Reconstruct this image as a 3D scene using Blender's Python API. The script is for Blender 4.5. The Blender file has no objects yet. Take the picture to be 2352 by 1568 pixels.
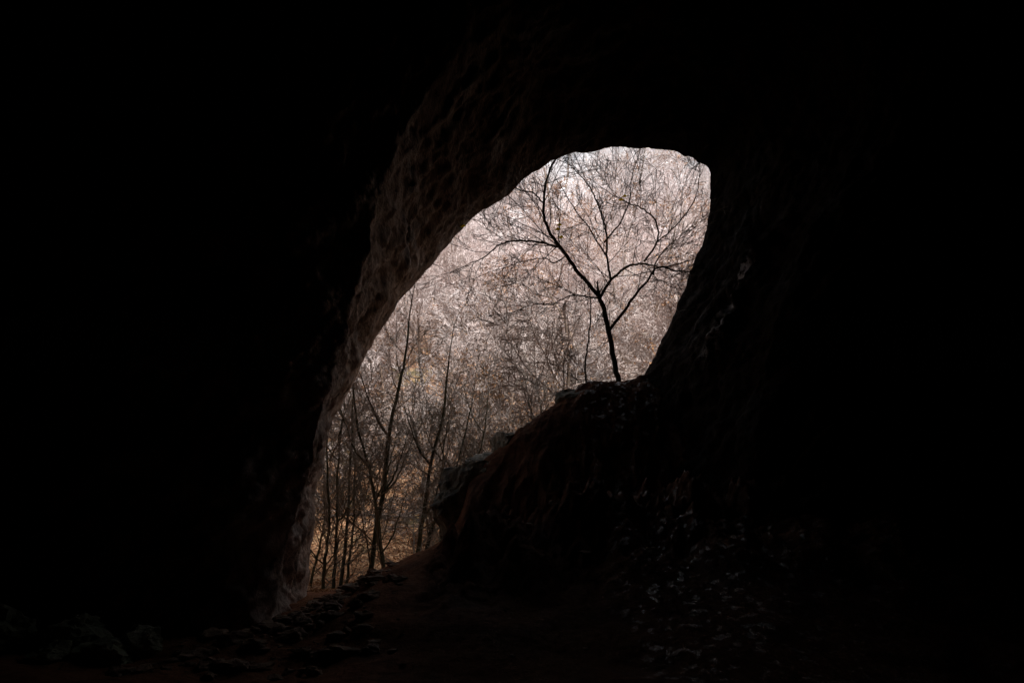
import bpy, math, random
from mathutils import Vector, noise, Matrix
random.seed(7)
scene = bpy.context.scene
R = random.random
U = random.uniform

# ---------------------------------------------------------------- helpers
def new_obj(name, verts, faces, mat=None, smooth=False, parent=None):
    me = bpy.data.meshes.new(name)
    me.from_pydata(verts, [], faces)
    me.update()
    if smooth:
        me.polygons.foreach_set("use_smooth", [True]*len(me.polygons))
    if mat: me.materials.append(mat)
    ob = bpy.data.objects.new(name, me)
    scene.collection.objects.link(ob)
    if parent: ob.parent = parent
    return ob

def fr(x, y, z, s, o=4):
    return noise.fractal(Vector((x*s, y*s, z*s)), 0.9, 2.1, o)

def sstep(a, b, x):
    t = max(0.0, min(1.0, (x-a)/(b-a)))
    return t*t*(3-2*t)

def interp(tab, x):
    if x <= tab[0][0]: return tab[0][1]
    for (a, va), (b, vb) in zip(tab, tab[1:]):
        if x <= b:
            return va + (vb-va)*(x-a)/(b-a)
    return tab[-1][1]

# ---------------------------------------------------------------- materials
def mat_new(name):
    m = bpy.data.materials.new(name); m.use_nodes = True
    nt = m.node_tree
    return m, nt, nt.nodes["Principled BSDF"]

def N(nt, t, **k):
    n = nt.nodes.new(t)
    for a, v in k.items(): setattr(n, a, v)
    return n

def ramp(nt, src, stops):
    r = N(nt, "ShaderNodeValToRGB")
    el = r.color_ramp.elements
    while len(el) < len(stops): el.new(0.5)
    for e, (p, c) in zip(el, stops):
        e.position = p; e.color = (c[0], c[1], c[2], 1)
    nt.links.new(src, r.inputs[0])
    return r.outputs[0]

def mix(nt, f, a, b, mode='MIX'):
    m = N(nt, "ShaderNodeMix", data_type='RGBA', blend_type=mode)
    for s, v in ((m.inputs[0], f), (m.inputs[6], a), (m.inputs[7], b)):
        if hasattr(v, "links"): nt.links.new(v, s)
        elif isinstance(v, (int, float)): s.default_value = v
        else: s.default_value = (v[0], v[1], v[2], 1)
    return m.outputs[2]

def mrange(nt, v, a, b, c=0.0, d=1.0):
    m = N(nt, "ShaderNodeMapRange")
    m.inputs[1].default_value = a; m.inputs[2].default_value = b
    m.inputs[3].default_value = c; m.inputs[4].default_value = d
    nt.links.new(v, m.inputs[0]); return m.outputs[0]

def math_n(nt, op, a, b=None):
    m = N(nt, "ShaderNodeMath", operation=op)
    for i, v in enumerate((a, b)):
        if v is None: continue
        if isinstance(v, (int, float)): m.inputs[i].default_value = v
        else: nt.links.new(v, m.inputs[i])
    return m.outputs[0]

def noise_n(nt, co, scale, detail=4, rough=0.6):
    n = N(nt, "ShaderNodeTexNoise"); n.inputs["Scale"].default_value = scale
    n.inputs["Detail"].default_value = detail; n.inputs["Roughness"].default_value = rough
    nt.links.new(co, n.inputs["Vector"]); return n.outputs["Fac"]

def rock_material(name, stops, rough=(0.55, 0.95), bump=0.9, stretch=(1, 0.5, 2.0), sc=3.0, cave=False, wet_shade=False):
    m, nt, b = mat_new(name)
    g = N(nt, "ShaderNodeNewGeometry")
    co = g.outputs["Position"]
    sq = N(nt, "ShaderNodeVectorMath", operation='MULTIPLY'); sq.inputs[1].default_value = stretch
    nt.links.new(co, sq.inputs[0])
    n1 = noise_n(nt, co, 0.9, 3); n2 = noise_n(nt, sq.outputs[0], sc, 6, 0.72)
    f = math_n(nt, 'ADD', math_n(nt, 'MULTIPLY', n1, 0.45), math_n(nt, 'MULTIPLY', n2, 0.55))
    col = ramp(nt, f, stops)
    ro = mrange(nt, n1, 0.35, 0.65, rough[0], rough[1])
    b.inputs["Specular IOR Level"].default_value = 0.25
    sx = N(nt, "ShaderNodeSeparateXYZ"); nt.links.new(co, sx.inputs[0])
    if cave:
        # limestone with light painted in: lit left flank paler, shaded damp stone elsewhere darker
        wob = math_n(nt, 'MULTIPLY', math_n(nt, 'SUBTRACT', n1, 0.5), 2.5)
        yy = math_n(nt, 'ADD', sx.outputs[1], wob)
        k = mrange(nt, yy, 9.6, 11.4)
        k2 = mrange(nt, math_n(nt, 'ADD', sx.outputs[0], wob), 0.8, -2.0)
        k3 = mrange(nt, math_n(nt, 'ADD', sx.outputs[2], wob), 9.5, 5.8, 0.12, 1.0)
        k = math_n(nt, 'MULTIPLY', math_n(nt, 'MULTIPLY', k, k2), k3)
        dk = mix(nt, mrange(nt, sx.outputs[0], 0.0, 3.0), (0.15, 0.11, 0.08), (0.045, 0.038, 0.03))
        low = mrange(nt, sx.outputs[2], 5.0, 1.5, 1.0, 1.35)  # lit lower strip of the left wall, painted brighter
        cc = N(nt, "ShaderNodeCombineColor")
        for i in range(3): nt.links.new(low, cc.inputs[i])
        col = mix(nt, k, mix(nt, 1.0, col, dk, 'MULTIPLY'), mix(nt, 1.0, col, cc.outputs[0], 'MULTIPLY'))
        # wet highlight on the right-hand rib, painted in as a pale streak
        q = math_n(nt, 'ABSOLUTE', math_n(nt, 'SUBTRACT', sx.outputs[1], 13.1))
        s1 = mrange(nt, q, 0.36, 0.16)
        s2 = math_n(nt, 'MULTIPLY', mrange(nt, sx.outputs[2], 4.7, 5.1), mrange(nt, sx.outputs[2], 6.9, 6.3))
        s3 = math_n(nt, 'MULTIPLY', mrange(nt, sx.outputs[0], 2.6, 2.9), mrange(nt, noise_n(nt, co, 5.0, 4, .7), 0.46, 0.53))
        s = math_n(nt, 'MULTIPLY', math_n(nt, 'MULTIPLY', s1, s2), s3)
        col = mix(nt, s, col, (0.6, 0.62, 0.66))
        sp = mix(nt, mrange(nt, sx.outputs[0], -1.0, 2.0), (0.2, 0.2, 0.2), (0.03, 0.03, 0.03))
        nt.links.new(sp, b.inputs["Specular IOR Level"])
    if wet_shade:
        s = math_n(nt, 'MULTIPLY', mrange(nt, sx.outputs[0], 1.2, 1.8), mrange(nt, noise_n(nt, co, 7.0, 3), 0.57, 0.61))
        ro = math_n(nt, 'MULTIPLY', ro, mrange(nt, s, 0, 1, 1.0, 0.2))
        nt.links.new(mrange(nt, s, 0, 1, 0.05, 0.9), b.inputs["Specular IOR Level"])
        dk = mrange(nt, sx.outputs[0], -1.9, -0.9, 1.0, 0.45)  # mound face painted darker to stand for its shade
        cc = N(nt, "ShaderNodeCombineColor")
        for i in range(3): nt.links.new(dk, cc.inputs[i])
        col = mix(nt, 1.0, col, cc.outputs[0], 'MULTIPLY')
    nt.links.new(col, b.inputs["Base Color"])
    nt.links.new(ro, b.inputs["Roughness"])
    bp = N(nt, "ShaderNodeBump"); bp.inputs["Strength"].default_value = bump; bp.inputs["Distance"].default_value = 0.1
    nt.links.new(n2, bp.inputs["Height"]); nt.links.new(bp.outputs[0], b.inputs["Normal"])
    return m

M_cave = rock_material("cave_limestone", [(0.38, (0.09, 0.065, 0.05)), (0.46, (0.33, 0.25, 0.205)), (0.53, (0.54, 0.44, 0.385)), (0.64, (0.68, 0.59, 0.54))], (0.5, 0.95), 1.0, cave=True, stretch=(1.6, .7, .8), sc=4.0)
M_outcrop = rock_material("outcrop_stone", [(0.38, (0.05, 0.048, 0.036)), (0.5, (0.2, 0.19, 0.15)), (0.62, (0.5, 0.47, 0.42))], stretch=(1.5, 1, .8), sc=3)
M_floor = rock_material("red_clay_floor", [(0.38, (0.15, 0.062, 0.034)), (0.5, (0.3, 0.13, 0.072)), (0.62, (0.44, 0.23, 0.14))], (0.7, 0.95), 0.9, sc=5, stretch=(1, 1, 1), wet_shade=True)
M_stone = rock_material("loose_stone", [(0.36, (0.15, 0.09, 0.06)), (0.5, (0.33, 0.22, 0.15)), (0.64, (0.5, 0.38, 0.3))])
M_moss = rock_material("mossy_stone", [(0.36, (0.18, 0.21, 0.13)), (0.5, (0.4, 0.44, 0.3)), (0.64, (0.52, 0.55, 0.44))])

def litter_material():
    m, nt, b = mat_new("leaf_litter")
    g = N(nt, "ShaderNodeNewGeometry"); co = g.outputs["Position"]
    v = N(nt, "ShaderNodeTexVoronoi"); v.inputs["Scale"].default_value = 9.0
    nt.links.new(co, v.inputs["Vector"])
    sep = N(nt, "ShaderNodeSeparateColor"); nt.links.new(v.outputs["Color"], sep.inputs[0])
    c = ramp(nt, sep.outputs[0], [(0.0, (0.1, 0.047, 0.024)), (0.35, (0.22, 0.105, 0.05)), (0.65, (0.36, 0.185, 0.09)), (0.9, (0.5, 0.31, 0.18))])
    moss = mrange(nt, noise_n(nt, co, 0.4, 4), 0.53, 0.63)
    c = mix(nt, math_n(nt, 'MULTIPLY', moss, 0.7), c, (0.085, 0.09, 0.035))
    sx = N(nt, "ShaderNodeSeparateXYZ"); nt.links.new(co, sx.inputs[0])
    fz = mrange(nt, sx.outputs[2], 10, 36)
    c = mix(nt, math_n(nt, 'MULTIPLY', fz, 0.92), c, (0.74, 0.72, 0.74))  # hoarfrost uphill, with the distant haze in its pale colour
    nt.links.new(c, b.inputs["Base Color"]); b.inputs["Roughness"].default_value = 0.9
    return m
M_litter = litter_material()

def bark_material(name, dark, mid, frost_haze, z0, z1, max_frost_haze, twigmin=0.15):
    m, nt, b = mat_new(name)
    g = N(nt, "ShaderNodeNewGeometry"); co = g.outputs["Position"]
    n = noise_n(nt, co, 0.35, 3)
    oi = N(nt, "ShaderNodeObjectInfo")
    base = mix(nt, mrange(nt, n, 0.35, 0.65), dark, mid)
    at = N(nt, "ShaderNodeAttribute", attribute_name="twig")
    sx = N(nt, "ShaderNodeSeparateXYZ"); nt.links.new(co, sx.inputs[0])
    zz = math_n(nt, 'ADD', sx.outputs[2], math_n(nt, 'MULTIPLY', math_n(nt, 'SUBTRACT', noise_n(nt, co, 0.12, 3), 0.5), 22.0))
    f = mrange(nt, zz, z0, z1, 0.0, max_frost_haze)
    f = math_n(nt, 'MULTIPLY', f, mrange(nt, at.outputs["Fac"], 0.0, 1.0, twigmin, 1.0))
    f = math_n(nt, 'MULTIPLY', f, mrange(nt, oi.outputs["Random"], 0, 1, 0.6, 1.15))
    fc = mix(nt, mrange(nt, sx.outputs[2], 20, 42), frost_haze, (0.92, 0.93, 0.95))  # frost, and higher up the haze painted in as cooler white
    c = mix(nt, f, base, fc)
    nt.links.new(c, b.inputs["Base Color"]); b.inputs["Roughness"].default_value = 0.8
    return m
M_hillbark = bark_material("frosted_hazy_bark", (0.07, 0.052, 0.034), (0.3, 0.2, 0.14), (0.9, 0.79, 0.77), -5, 25, 1.0, 0.08)
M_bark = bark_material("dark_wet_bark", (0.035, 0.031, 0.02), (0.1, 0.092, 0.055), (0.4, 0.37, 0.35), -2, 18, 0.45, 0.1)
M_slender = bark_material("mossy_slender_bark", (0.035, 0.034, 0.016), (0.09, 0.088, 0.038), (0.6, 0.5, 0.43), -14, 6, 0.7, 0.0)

def plain(name, c1, c2, scale=8, translucent=False):
    m, nt, b = mat_new(name)
    g = N(nt, "ShaderNodeNewGeometry")
    c = ramp(nt, noise_n(nt, g.outputs["Position"], scale, 2), [(0.35, c1), (0.65, c2)])
    nt.links.new(c, b.inputs["Base Color"])
    b.inputs["Roughness"].default_value = 0.7
    if translucent:
        t = N(nt, "ShaderNodeBsdfTranslucent"); nt.links.new(c, t.inputs[0])
        mx = N(nt, "ShaderNodeMixShader"); mx.inputs[0].default_value = 0.6
        nt.links.new(b.outputs[0], mx.inputs[1]); nt.links.new(t.outputs[0], mx.inputs[2])
        nt.links.new(mx.outputs[0], nt.nodes["Material Output"].inputs[0])
    return m
M_yleaf = plain("yellow_leaf", (0.75, 0.55, 0.02), (0.9, 0.72, 0.04), translucent=True)
M_oleaf = plain("russet_leaf", (0.28, 0.12, 0.045), (0.58, 0.33, 0.16))

# ---------------------------------------------------------------- terrain height
RIDGE = [(-9, 0.0), (-4.68, 0.0), (-4.36, .02), (-3.86, .12), (-3.26, .39), (-2.76, .67), (-2.26, .92), (-1.76, 1.14),
         (-1.4, 1.35), (-1.15, 1.9), (-.95, 2.6), (-.6, 3.05), (-.1, 3.45), (.14, 3.72), (.5, 3.98), (.94, 4.25), (1.49, 4.65), (1.74, 4.76),
         (2.44, 4.9), (3.0, 4.97), (5, 5.3), (12, 6)]
def crest(x): return max(68.0, min(98.0, 89-0.85*x))
def H(x, y):
    z = 0.0
    if y > 16: z -= 0.45*sstep(16, 20, y)
    if y > 24:
        t = y-24
        yc = crest(x)
        tt = min(t, yc-24)
        z += 0.84*(tt - 4*(1-math.exp(-tt/4.0)))
        if y > yc: z += 0.1*(y-yc)
        z += 1.6*fr(x, y, 3, 0.07, 4)*sstep(24, 40, y)
    r = interp(RIDGE, x)
    rock = sstep(-1.7, -0.9, x)
    if y < 15.6: f = (1-rock)*sstep(6.0, 15.4, y) + rock*(.42*sstep(6, 13, y)+.58*sstep(13.2, 15.5, y))
    else: f = math.exp(-((y-15.6)/2.2)**2)
    z += r*f
    z += 0.06*fr(x, y, 0, 0.9, 5) + 0.25*fr(x, y, 5, 0.35, 3)*min(1.0, max(0.0, (15.0-y)/3.0) + sstep(17, 22, y))
    if 14.0 < y < 17: z += 0.22*rock*(0.3-abs(fr(x, y, 2, 1.4, 5)))*(1-sstep(16, 17, y))
    if y < 14.8: z += 1.1*rock*min(1, (14.8-y)/1.0)*sstep(8, 12, y)*(abs(fr(x*1.6, y*.8, 9, 0.6, 6))-.15)
    return z

def grid(name, xs, ys, mat, dz=0.0):
    v = [(x, y, H(x, y)+dz) for y in ys for x in xs]
    nx = len(xs)
    f = [(j*nx+i, j*nx+i+1, (j+1)*nx+i+1, (j+1)*nx+i) for j in range(len(ys)-1) for i in range(nx-1)]
    return new_obj(name, v, f, mat, smooth=True)
def lin(a, b, n): return [a+(b-a)*i/(n-1) for i in range(n)]
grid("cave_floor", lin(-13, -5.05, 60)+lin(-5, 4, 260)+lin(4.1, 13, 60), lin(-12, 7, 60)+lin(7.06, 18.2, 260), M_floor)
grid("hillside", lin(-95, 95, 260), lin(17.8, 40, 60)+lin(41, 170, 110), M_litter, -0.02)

# ---------------------------------------------------------------- cave shell
A = [(-4.68,-.36),(-4.68,.14),(-4.64,1.04),(-4.54,1.64),(-4.54,2.34),(-4.41,2.94),(-4.31,3.34),(-4.21,3.79),(-4.01,4.19),
     (-3.76,4.64),(-3.56,5.04),(-3.34,5.49),(-3.04,5.99),(-2.61,6.52),(-2.26,6.99),(-1.76,7.64),(-1.36,8.09),(-.86,8.64),
     (-.06,9.21),(.34,9.52),(.74,9.84),(1.14,10.04),(2.04,10.22),(2.64,10.26),(3.34,10.21),(3.84,10.11),(4.24,9.94),(4.46,9.74),
     (4.53,9.52),(4.52,9.14),(4.49,8.64),(4.39,8.19),(4.24,7.82),(4.09,7.42),(3.94,6.99),(3.74,6.49),(3.54,6.02),(3.29,5.54),
     (3.04,5.09),(2.9,4.5),(2.8,3.0),(2.7,0),(2.6,-3),(-1,-3),(-4.68,-3)]
B = [(-4.1,-.06),(-3.98,.51),(-3.78,1.19),(-3.66,1.63),(-3.55,2.14),(-3.41,2.47),(-3.33,2.73),(-3.27,3.1),(-3.18,3.47),
     (-3.08,3.84),(-3.0,4.17),(-2.91,4.5),(-2.8,4.86),(-2.68,5.31),(-2.56,5.75),(-2.42,6.25),(-2.3,6.8),(-2.1,7.5),
     (-1.7,8.4),(-1.3,9.1),(-.85,9.75),(-.3,10.4),(1.2,11.1),(2.6,11.4),(3.8,11.5),(4.7,11.3),(5.5,11.0),(6.0,10.6),
     (6.2,9.9),(6.2,9.3),(6.1,8.7),(5.9,8.2),(5.7,7.8),(5.5,7.4),(5.25,7.0),(5.0,6.5),(4.8,6.0),(4.6,5.5),
     (4.4,5.0),(4.3,4.4),(4.1,3),(3.9,0),(3.9,-3),(-.5,-3),(-4.1,-3)]
arc = [0.0]
for i in range(len(A)):
    a, b = A[i], A[(i+1) % len(A)]
    arc.append(arc[-1]+math.hypot(a[0]-b[0], a[1]-b[1]))
def sample(P, s):
    n = len(P)
    for i in range(n):
        if s <= arc[i+1]: break
    t = (s-arc[i])/(arc[i+1]-arc[i])
    p0, p1, p2, p3 = P[(i-1) % n], P[i], P[(i+1) % n], P[(i+2) % n]
    if i >= 36 or i <= 0:
        return (p1[0]+(p2[0]-p1[0])*t, p1[1]+(p2[1]-p1[1])*t)
    r = []
    for k in (0, 1):
        r.append(0.5*((2*p1[k])+(-p0[k]+p2[k])*t+(2*p0[k]-5*p1[k]+4*p2[k]-p3[k])*t*t+(-p0[k]+3*p1[k]-3*p2[k]+p3[k])*t**3))
    return tuple(r)
NP = 760
CX, CZ = 0.3, 4.6
rings = []
def ring(fn, y, amp): rings.append(([fn(i) for i in range(NP)], y, amp))
As = [sample(A, arc[-1]*i/NP) for i in range(NP)]
Bs = [sample(B, arc[-1]*i/NP) for i in range(NP)]
def off(P, d):
    def f(i):
        x, z = P[i]; L = math.hypot(x-CX, z-CZ)
        return (x+(x-CX)/L*d, z+(z-CZ)/L*d)
    return f
def rad(P, r, rz=None):
    def f(i):
        x, z = P[i]; L = math.hypot(x-CX, z-CZ)
        return (CX+(x-CX)/L*r, CZ+(z-CZ)/L*(rz or r))
    return f
ring(rad(As, 24, 15), 16.4, 0.5)
ring(off(As, 6), 17.6, 0.5)
ring(off(As, 1.3), 16.7, 0.25)
ring(lambda i: As[i], 15.68, 0.08)
ring(lambda i: Bs[i], 11.5, 0.12)
ring(off(Bs, 0.9), 10.7, 0.35)
ring(off(Bs, 4.5), 9.6, 0.6)
ring(rad(Bs, 13, 12), 4, 0.9)
ring(rad(Bs, 13, 12), -5, 0.9)
ring(rad(Bs, 6), -11.5, 0.5)
ring(rad(Bs, 0.2), -12.2, 0.1)
steps = [8, 10, 12, 100, 20, 40, 30, 10, 6, 4]
V = []; AMP = []; KK = []
rowsn = 0
for k in range(len(rings)-1):
    (P, y0, a0), (Q, y1, a1) = rings[k], rings[k+1]
    ns = steps[k] + (1 if k == len(rings)-2 else 0)
    for s in range(ns):
        t = s/steps[k]
        for i in range(NP):
            x = P[i][0]+(Q[i][0]-P[i][0])*t; z = P[i][1]+(Q[i][1]-P[i][1])*t
            V.append((x, y0+(y1-y0)*t, z))
            am = a0+(a1-a0)*t
            if k == 3: am = 0.08 + 0.14*math.sin(math.pi*t)**0.8 + 0.06*t
            AMP.append(am)
        rowsn += 1
F = [(j*NP+i, j*NP+(i+1) % NP, (j+1)*NP+(i+1) % NP, (j+1)*NP+i) for j in range(rowsn-1) for i in range(NP)]
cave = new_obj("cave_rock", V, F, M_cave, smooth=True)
me = cave.data
nrm = [v.normal.copy() for v in me.vertices]
sgn = 1.0
mid = (rowsn//2)*NP
c0 = me.vertices[mid].co
if nrm[mid].dot(Vector((CX, c0.y, CZ))-c0) < 0: sgn = -1.0
for v, n, a in zip(me.vertices, nrm, AMP):
    x, y, z = v.co
    u = x*0.8 - z*0.6
    d = fr(x, y*0.7, z, 0.8, 6)*0.7 + (0.5-abs(noise.fractal(Vector((u*1.8, y*0.5, z*0.35)), 0.8, 2.1, 6)))*0.9 - 0.35
    d += 0.35*fr(x, y, z, 2.7, 6)
    d *= a
    if 11.2 < y < 15.0 and x > 2.5 and 4.2 < z < 7.4:
        c = 12.85 + 0.15*math.sin(z*1.7)
        d += 0.3*math.exp(-((y-c)/0.26)**2)*sstep(4.2, 5.0, z)*(1-sstep(6.5, 7.2, z))*(0.85+0.5*fr(x, y, z, 3, 3))
    v.co = v.co + n*sgn*d
me.update()

# ---------------------------------------------------------------- rocks
import bmesh
def rock(verts, faces, c, s, sub, seed, rot=None, rough=0.35, npl=9):
    bm = bmesh.new(); bmesh.ops.create_icosphere(bm, subdivisions=sub, radius=1)
    o = Vector((seed*7.3, seed*3.1, seed*1.7))
    planes = []
    rs = random.Random(seed)
    for _ in range(npl):
        d = Vector((rs.gauss(0, 1), rs.gauss(0, 1), rs.gauss(0, 1))).normalized()
        planes.append((d, rs.uniform(0.5, 0.8)))
    rot = rot or Matrix.Rotation(rs.uniform(0, 6.28), 3, 'Z')
    base = len(verts)
    for v in bm.verts:
        p = v.co.copy()
        for d, k in planes:
            e = p.dot(d)
            if e > k: p -= d*(e-k)*0.95
        p *= 1 + rough*noise.fractal(p*1.3+o, 0.8, 2.1, 4) + 0.3*rough*noise.fractal(p*5+o, 0.7, 2.1, 4)
        p = rot @ Vector((p.x*s[0], p.y*s[1], p.z*s[2]))
        verts.append((p.x+c[0], p.y+c[1], p.z+c[2]))
    for f in bm.faces: faces.append(tuple(base+v.index for v in f.verts))
    bm.free()

I3 = Matrix.Identity(3)
v, f = [], []
rock(v, f, (-0.88, 15.7, 1.95), (1.08, 1.1, 1.15), 5, 3, I3, 0.25, 14)
rock(v, f, (-0.5, 15.8, 2.7), (0.8, 0.9, 0.8), 5, 5, I3, 0.25, 14)
rock(v, f, (0.0, 15.8, 3.3), (0.7, 0.6, 0.55), 5, 8, I3, 0.25, 14)
rock(v, f, (0.75, 15.8, 3.85), (0.6, 0.5, 0.42), 4, 9, I3, 0.25, 14)
rock(v, f, (1.4, 15.75, 4.35), (0.5, 0.5, 0.33), 4, 10, I3, 0.25, 14)
rock(v, f, (-1.15, 15.8, 1.3), (0.6, 0.8, 0.55), 4, 12, I3, 0.25, 14)
new_obj("rock_outcrop", v, f, M_outcrop, smooth=False)

for i, (x, y, s) in enumerate([(-6.5, 8.7, (0.55, .5, .45)), (-5.75, 8.9, (0.42, .4, .38)), (-5.1, 8.6, (.5, .4, .25)), (-4.75, 8.8, (.28, .3, .25)),
                               (-7.3, 8.2, (.6, .6, .5)), (-5.5, 8.1, (.25, .22, .16))]):
    v, f = [], []
    rock(v, f, (0, 0, 0), s, 4, 20+i)
    ob = new_obj("boulder", v, f, M_moss); ob.location = (x, y, H(x, y)+s[2]*0.45)

v, f = [], []
for i in range(520):
    y = 7.5+6.5*R(); x = -3.2+random.gauss(0, .75)*(1.6-.08*y) if R() < .85 else U(-6, 2)
    if y > 11: x = max(x, -3.7)
    s = 0.025+0.15*R()**3
    rock(v, f, (x, y, H(x, y)+s*0.15), (s*U(.8, 1.8), s*U(.7, 1.2), s*U(.3, .8)), 2 if s < .1 else 3, 100+i)
new_obj("rubble", v, f, M_stone)

# ---------------------------------------------------------------- trees
class MB:
    def __init__(s): s.v = []; s.f = []; s.t = []; s.lv = []; s.lf = []
def tube(mb, pts, rad_, tw, sides):
    base = len(mb.v); n = len(pts)
    for i in range(n):
        d = (pts[min(i+1, n-1)]-pts[max(i-1, 0)])
        if d.length < 1e-6: d = Vector((0, 0, 1))
        d.normalize()
        ref = Vector((1, 0, 0)) if abs(d.x) < 0.8 else Vector((0, 1, 0))
        u = d.cross(ref).normalized(); w = d.cross(u)
        for k in range(sides):
            a = 2*math.pi*k/sides
            p = pts[i]+(u*math.cos(a)+w*math.sin(a))*rad_[i]
            mb.v.append((p.x, p.y, p.z)); mb.t.append(tw)
    for i in range(n-1):
        for k in range(sides):
            k2 = (k+1) % sides
            mb.f.append((base+i*sides+k, base+i*sides+k2, base+(i+1)*sides+k2, base+(i+1)*sides+k))
def leaf(mb, p, s):
    a = Vector((U(-1, 1), U(-1, 1), U(-1, 1))).normalized(); b = a.cross(Vector((U(-1, 1), U(-1, 1), U(-1, 1)))).normalized()
    q = len(mb.lv)
    for w in (a*s, b*s*.6, -a*s, -b*s*.6):
        t = p+w; mb.lv.append((t.x, t.y, t.z))
    mb.lf.append((q, q+1, q+2, q+3))
def rdir():
    return Vector((random.gauss(0, 1), random.gauss(0, 1), random.gauss(0, 1))).normalized()
def side_dir(d, ang):
    r = rdir(); p = (r-d*r.dot(d)).normalized()
    return (d*math.cos(ang)+p*math.sin(ang)).normalized()
def grow(mb, p, d, L, r, lvl, maxl, spec):
    ns = spec['seg'][lvl]; pts = [p.copy()]; rs = [r]
    jit = spec['jit'][lvl]; up = spec['up'][lvl]
    for i in range(ns):
        d = (d+rdir()*jit+Vector((0, 0, up))).normalized()
        p = p+d*(L/ns); pts.append(p.copy()); rs.append(max(spec['rmin'], r*(1-0.75*(i+1)/ns)))
    tw = min(1.0, lvl/2.0)
    tube(mb, pts, rs, tw, 6 if lvl == 0 else (4 if lvl == 1 else 3))
    if lvl < maxl:
        nc = spec['n'][lvl]
        for c in range(nc):
            t = spec['t0'][lvl]+(1-spec['t0'][lvl])*(c+R())/nc
            i = min(ns-1, int(t*ns)); ft = t*ns-i
            q = pts[i].lerp(pts[i+1], ft); dd = (pts[i+1]-pts[i]).normalized()
            ang = U(*spec['ang'][lvl])
            cl = L*spec['lr'][lvl]*U(.6, 1.2)*(1.15-0.7*t)
            grow(mb, q, side_dir(dd, ang), cl, max(spec['rmin'], rs[i]*0.5), lvl+1, maxl, spec)
    elif spec.get('leaf', 0) and R() < spec['leaf']:
        leaf(mb, pts[-1], spec['ls'])

def tree_obj(name, mb, mat, leafmat=None):
    me = bpy.data.meshes.new(name)
    nv = len(mb.v)
    faces = mb.f + [tuple(nv+i for i in q) for q in mb.lf]
    me.from_pydata(mb.v+mb.lv, [], faces)
    a = me.attributes.new("twig", 'FLOAT', 'POINT'); a.data.foreach_set("value", mb.t+[1.0]*len(mb.lv))
    me.materials.append(mat)
    if mb.lf:
        me.materials.append(leafmat)
        me.polygons.foreach_set("material_index", [0]*len(mb.f)+[1]*len(mb.lf))
    me.update()
    return me

hill_spec = dict(seg=[9, 7, 5, 3, 2], jit=[.13, .2, .25, .28, .3], up=[.04, .02, .01, .0, .0], n=[16, 9, 7, 4], t0=[.15, .12, .1, .1],
                 ang=[(.8, 1.35), (.5, 1.1), (.5, 1.0), (.4, 1.0)], lr=[.5, .5, .5, .5], rmin=.013, leaf=0.0, ls=.05)
variants = []
for k in range(7):
    sp = dict(hill_spec)
    if k >= 5: sp['leaf'] = .5; sp['ls'] = .06
    mb = MB(); grow(mb, Vector((0, 0, -.3)), Vector((U(-.15, .15), U(-.15, .15), 1)).normalized(), U(7, 10.5), .12, 0, 4, sp)
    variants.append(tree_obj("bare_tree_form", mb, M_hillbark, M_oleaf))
forest = bpy.data.objects.new("hillside_forest", None); scene.collection.objects.link(forest)
cnt = 0
y = 26.0
while y < 104:
    step = (2.1+0.016*y) if y > 40 else 2.9
    x = -0.34*y-5
    while x < 0.34*y+5:
        xx = x+U(-1, 1)*step*.5; yy = y+U(-1, 1)*step*.5
        k = random.randrange(7)
        if k >= 5 and (yy > 55): k = random.randrange(5)
        x += step
        if yy > crest(xx)+4: continue
        ob = bpy.data.objects.new("bare_tree", variants[k]); scene.collection.objects.link(ob)
        ob.parent = forest
        ob.location = (xx, yy, H(xx, yy)-.1)
        ob.rotation_euler = (U(-.15, .15), U(-.15, .15), U(0, 6.28))
        s = U(.55, 1.1); ob.scale = (s*1.15, s*1.15, s*U(.85, 1.1)); cnt += 1
    y += step
print("forest", cnt)

# near trees: drawn limb by limb
near_spec = dict(seg=[6, 6, 8, 6, 4], jit=[.1, .14, .16, .2, .22], up=[.02, .03, .03, .03, .02], n=[8, 6, 6, 4], t0=[.2, .15, .15, .15],
                 ang=[(.5, 1.1), (.5, 1.1), (.4, 1.0), (.4, 1.0)], lr=[.5, .45, .6, .6], rmin=.005)
ledge_spec = dict(near_spec, n=[8, 6, 5, 3], lr=[.5, .45, .62, .62], rmin=.005)
def limb(mb, pts2, r0, r1, size=1.0, twigs=6, tl=1.0, lv=2, yk=0.25, y0=0.0, tf=0.0, spec=near_spec):
    P = []
    yy = y0
    ctrl = []
    for (a, b) in pts2:
        ctrl.append(Vector((a*size, yy, b*size))); yy += U(-yk, yk)
    n = len(ctrl)
    for i in range(n-1):
        p0, p1, p2, p3 = ctrl[max(0, i-1)], ctrl[i], ctrl[i+1], ctrl[min(n-1, i+2)]
        for s in range(5):
            t = s/5
            P.append(0.5*((2*p1)+(p2-p0)*t+(2*p0-5*p1+4*p2-p3)*t*t+(3*p1-p0-3*p2+p3)*t**3))
    P.append(ctrl[-1])
    m = len(P)
    for i in range(1, m-1): P[i] = P[i]+rdir()*0.015*size
    rs = [r0+(r1-r0)*(i/(m-1)) for i in range(m)]
    tube(mb, P, rs, 0.0, 8)
    for k in range(twigs):
        t = tf+(1-tf)*(k+R())/twigs; i = min(m-2, int(t*(m-1)))
        d = (P[i+1]-P[i]).normalized()
        grow(mb, P[i], side_dir(d, U(.5, 1.1)), tl*U(.5, 1.2)*(1.2-.6*t), max(.008, rs[i]*.42), lv, 4, spec)
    d = (P[-1]-P[-3]).normalized()
    grow(mb, P[-1], d, tl*.8, r1, lv, 4, spec)
    return P

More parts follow.
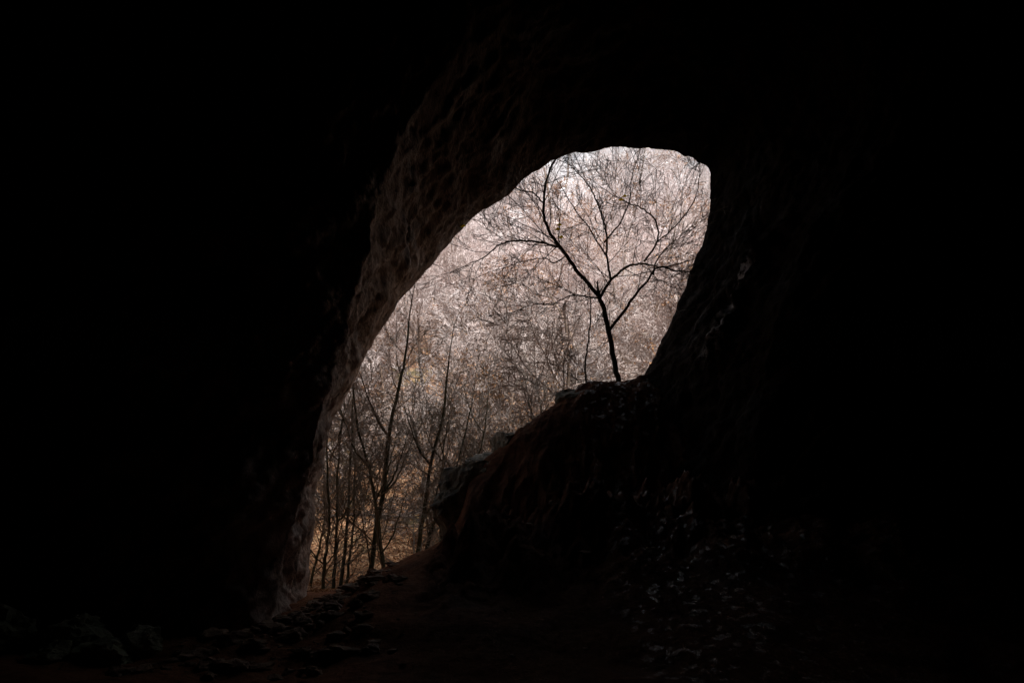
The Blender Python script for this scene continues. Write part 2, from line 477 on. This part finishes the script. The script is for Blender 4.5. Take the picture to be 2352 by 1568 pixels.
mb = MB()
def L(*a, **k): limb(mb, *a, spec=ledge_spec, **k)
L([(0, -.3), (0, 0), (-.1, .51), (-.2, 1.12), (-.31, 1.58), (-.43, 1.92)], .072, .052, 1, 1, .5, 3, .05, 0, .6)
L([(-.43, 1.92), (-.92, 2.47), (-1.22, 2.86), (-1.43, 3.11), (-1.68, 3.47), (-1.76, 3.88), (-1.74, 4.29), (-1.65, 4.69), (-1.41, 5.12), (-1.2, 5.6)], .048, .016, 1, 15, 2.1, 2, .1, 0, .2)
L([(-1.43, 3.11), (-1.79, 3.29), (-2.35, 3.27), (-2.76, 3.11), (-3.16, 2.86), (-3.5, 2.7)], .03, .009, 1, 11, 1.9, 2)
L([(-1.74, 4.1), (-1.99, 4.29), (-2.45, 4.39), (-2.9, 4.6)], .02, .008, 1, 6, 1.6, 2)
L([(-1.2, 2.9), (-1.5, 2.75), (-1.75, 2.85), (-2.2, 2.8), (-2.9, 2.55)], .018, .008, 1, 7, 1.5, 2)
L([(-.43, 1.92), (-.15, 2.38), (.2, 2.62), (.61, 2.76), (1.12, 2.78), (1.73, 2.86)], .038, .012, 1, 10, 1.9, 2)
L([(-.17, 2.33), (-.28, 2.76), (-.33, 3.27), (-.41, 3.67), (-.61, 4.18), (-.87, 4.69), (-1.2, 5.1)], .028, .009, 1, 12, 1.9, 2)
L([(-.3, 2.9), (-.7, 3.5), (-1.1, 3.9), (-1.4, 4.5)], .018, .008, 1, 6, 1.5, 2)
L([(-.33, 3.2), (.1, 3.78), (.31, 4.29), (.36, 4.8), (.5, 5.3)], .02, .008, 1, 9, 1.8, 2)
L([(.61, 2.76), (.9, 3.21), (.82, 3.57), (.56, 3.88), (.2, 3.98), (-.2, 4.2)], .024, .009, 1, 9, 1.6, 2)
L([(.9, 3.21), (1.33, 3.57), (1.73, 4.08), (1.85, 4.6), (1.9, 5.1)], .018, .008, 1, 9, 1.8, 2)
L([(-.2, 1.15), (.1, 1.53), (.31, 1.84), (.61, 2.19), (.82, 2.45), (1.22, 2.43), (1.63, 2.35), (2.1, 2.1)], .038, .012, 1, 9, 1.6, 2, tf=.3)
L([(.82, 2.45), (.95, 2.85), (1.22, 3.16), (1.6, 3.4)], .02, .008, 1, 6, 1.5, 2)
L([(-.42, 1.9), (-.77, 1.99), (-1.12, 2.02), (-1.53, 1.84), (-2.04, 1.84), (-2.55, 1.68)], .02, .007, 1, 10, 1.8, 2)
for (a, b) in [(-.02, 3.95), (.06, 4.03), (-1.46, 3.28), (-1.38, 3.1), (-1.42, 3.38), (-3.6, 3.35)]:
    q = len(mb.lv); s = .075
    for (da, dy, db) in ((-s, 0, -s*.3), (0, -.05, -s*.7), (s, .02, 0), (.1*s, .05, s*.8)):
        mb.lv.append((a+da, -.55+dy, b+db))
    mb.lf.append((q, q+1, q+2, q+3))
    tube(mb, [Vector((a, -.55, b)), Vector((a+.02, -.3, b+.05)), Vector((a+.05, 0, b+.02))], [.004]*3, 1.0, 3)
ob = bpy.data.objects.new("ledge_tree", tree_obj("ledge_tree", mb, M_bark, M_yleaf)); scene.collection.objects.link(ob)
ob.location = (2.49, 16.0, 5.0)

mb = MB()
limb(mb, [(0, -.3), (0, 0), (-.05, .46), (0, .97), (.06, 1.48), (.09, 2.0), (.02, 2.5)], .03, .01, 1, 8, 1.2, 2, .04, 0, .2, spec=ledge_spec)
ob = bpy.data.objects.new("sapling", tree_obj("sapling", mb, M_bark)); scene.collection.objects.link(ob)
ob.location = (1.76, 16.0, 4.75)

K = 1.276
group = [
    (-5.55, 20.0, .06, [(0, 0), (.05, .8), (.17, 1.8), (.14, 3.2), (.2, 4.5)]),
    (-5.38, 20.4, .06, [(0, 0), (.08, 1.0), (.14, 1.8), (.18, 3.2), (.3, 4.6)]),
    (-5.28, 20.8, .065, [(0, 0), (.1, 1), (.17, 2), (.27, 4.1), (.3, 5.2)]),
    (-5.26, 21.5, .05, [(0, 0), (.1, .9), (.2, 1.8), (.25, 3), (.2, 4)]),
    (-6.65, 22.5, .05, [(0, 0), (.15, .7), (.3, 1.3), (.35, 2), (.3, 3.2)]),
    (-4.22, 20.0, .085, [(0, -.2), (.1, 1.05), (.35, 2.45), (.5, 3.75), (.75, 5), (.85, 5.45), (.95, 6.4)]),
    (-3.52, 19.5, .07, [(0, -.1), (-.18, 1), (-.33, 2.2), (-.48, 3), (-.73, 4), (-.8, 5)]),
    (-3.10, 20.6, .085, [(0, -.1), (.15, .8), (.3, 1.8), (.5, 3.1), (.8, 4.3), (.95, 5.5)]),
    (-2.88, 21.4, .07, [(0, 0), (.25, 1.5), (.6, 2.3), (.85, 3.0), (1.25, 4.6)]),
    (-2.22, 21.0, .05, [(0, 0), (0, 1.3), (.1, 2.2), (.05, 3.2), (.2, 4.2)]),
    (-1.28, 22.0, .05, [(0, 0), (-.03, 2.4), (.1, 3.2), (.3, 4.0), (.4, 5)]),
    (1.13, 24.0, .07, [(0, 0), (.03, 3.0), (.0, 4.2), (-.1, 5.2)]),
]
for x, D, r, pts in group:
    mb = MB()
    limb(mb, pts, r, r*.3, K, 16, 2.3, 2, .15, 0, .12)
    for q in range(3):
        i = random.randrange(1, len(pts)-1); a, b = pts[i]; s = random.choice((-1, 1))
        limb(mb, [(a, b), (a+s*.25, b+.35), (a+s*.42, b+.85), (a+s*.6, b+1.4)], r*.4, r*.15, K, 8, 1.6, 2, .3)
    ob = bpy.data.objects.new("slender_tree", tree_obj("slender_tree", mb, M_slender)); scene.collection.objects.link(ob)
    ob.location = (x, D, H(x, D)-.1)

mb = MB()
tube(mb, [Vector((-.9, 0, .25)), Vector((-.3, .1, .12)), Vector((.4, .1, -.05)), Vector((1.0, 0, -.2))], [.08, .1, .11, .12], 0.0, 10)
for q in range(5): grow(mb, Vector((U(-.8, .3), 0, .15)), Vector((U(-.4, .4), U(-.4, .4), 1)).normalized(), .7, .02, 2, 3, near_spec)
ob = bpy.data.objects.new("fallen_log", tree_obj("fallen_log", mb, M_bark)); scene.collection.objects.link(ob)
ob.location = (-3.3, 24.5, H(-3.3, 24.5)+.3)

mb = MB()
for i in range(26000):
    y = 16.5+20*R()**1.3; x = U(-.36*y-1, .1*y)
    q = Vector((x, y, H(x, y)+U(0, .03)))
    leaf(mb, q, U(.03, .06))
new_obj("fallen_leaves", mb.lv, mb.lf, M_oleaf)

# ---------------------------------------------------------------- light
w = bpy.data.worlds.new("World"); scene.world = w; w.use_nodes = True
nt = w.node_tree; bg = nt.nodes["Background"]
sky = nt.nodes.new("ShaderNodeTexSky"); sky.sky_type = 'NISHITA'; sky.sun_disc = False
to_sun = Vector((0.2, -0.6, 0.95)).normalized()
el = math.asin(to_sun.z); rot = math.atan2(to_sun.x, to_sun.y)
sky.sun_elevation = el; sky.sun_rotation = rot
sky.air_density = 1.0; sky.dust_density = 5.0; sky.ozone_density = 1.0
hs = nt.nodes.new("ShaderNodeHueSaturation"); hs.inputs["Saturation"].default_value = 0.25
nt.links.new(sky.outputs[0], hs.inputs["Color"]); nt.links.new(hs.outputs[0], bg.inputs[0])
bg.inputs[1].default_value = 0.15
sl = bpy.data.lights.new("sun", 'SUN'); sl.energy = 5.0; sl.angle = math.radians(15); sl.color = (1, .98, .96)
so = bpy.data.objects.new("sun", sl); scene.collection.objects.link(so)
so.rotation_euler = to_sun.to_track_quat('Z', 'Y').to_euler()

cam = bpy.data.cameras.new("camera"); cam.lens = 24; cam.sensor_width = 36; cam.shift_y = 0.1786; cam.clip_end = 600
co = bpy.data.objects.new("camera", cam); scene.collection.objects.link(co)
co.location = (0, 0, 1.6); co.rotation_euler = (math.radians(90), 0, 0)
scene.camera = co
scene.view_settings.view_transform = 'Standard'; scene.view_settings.look = 'None'; scene.view_settings.exposure = 0
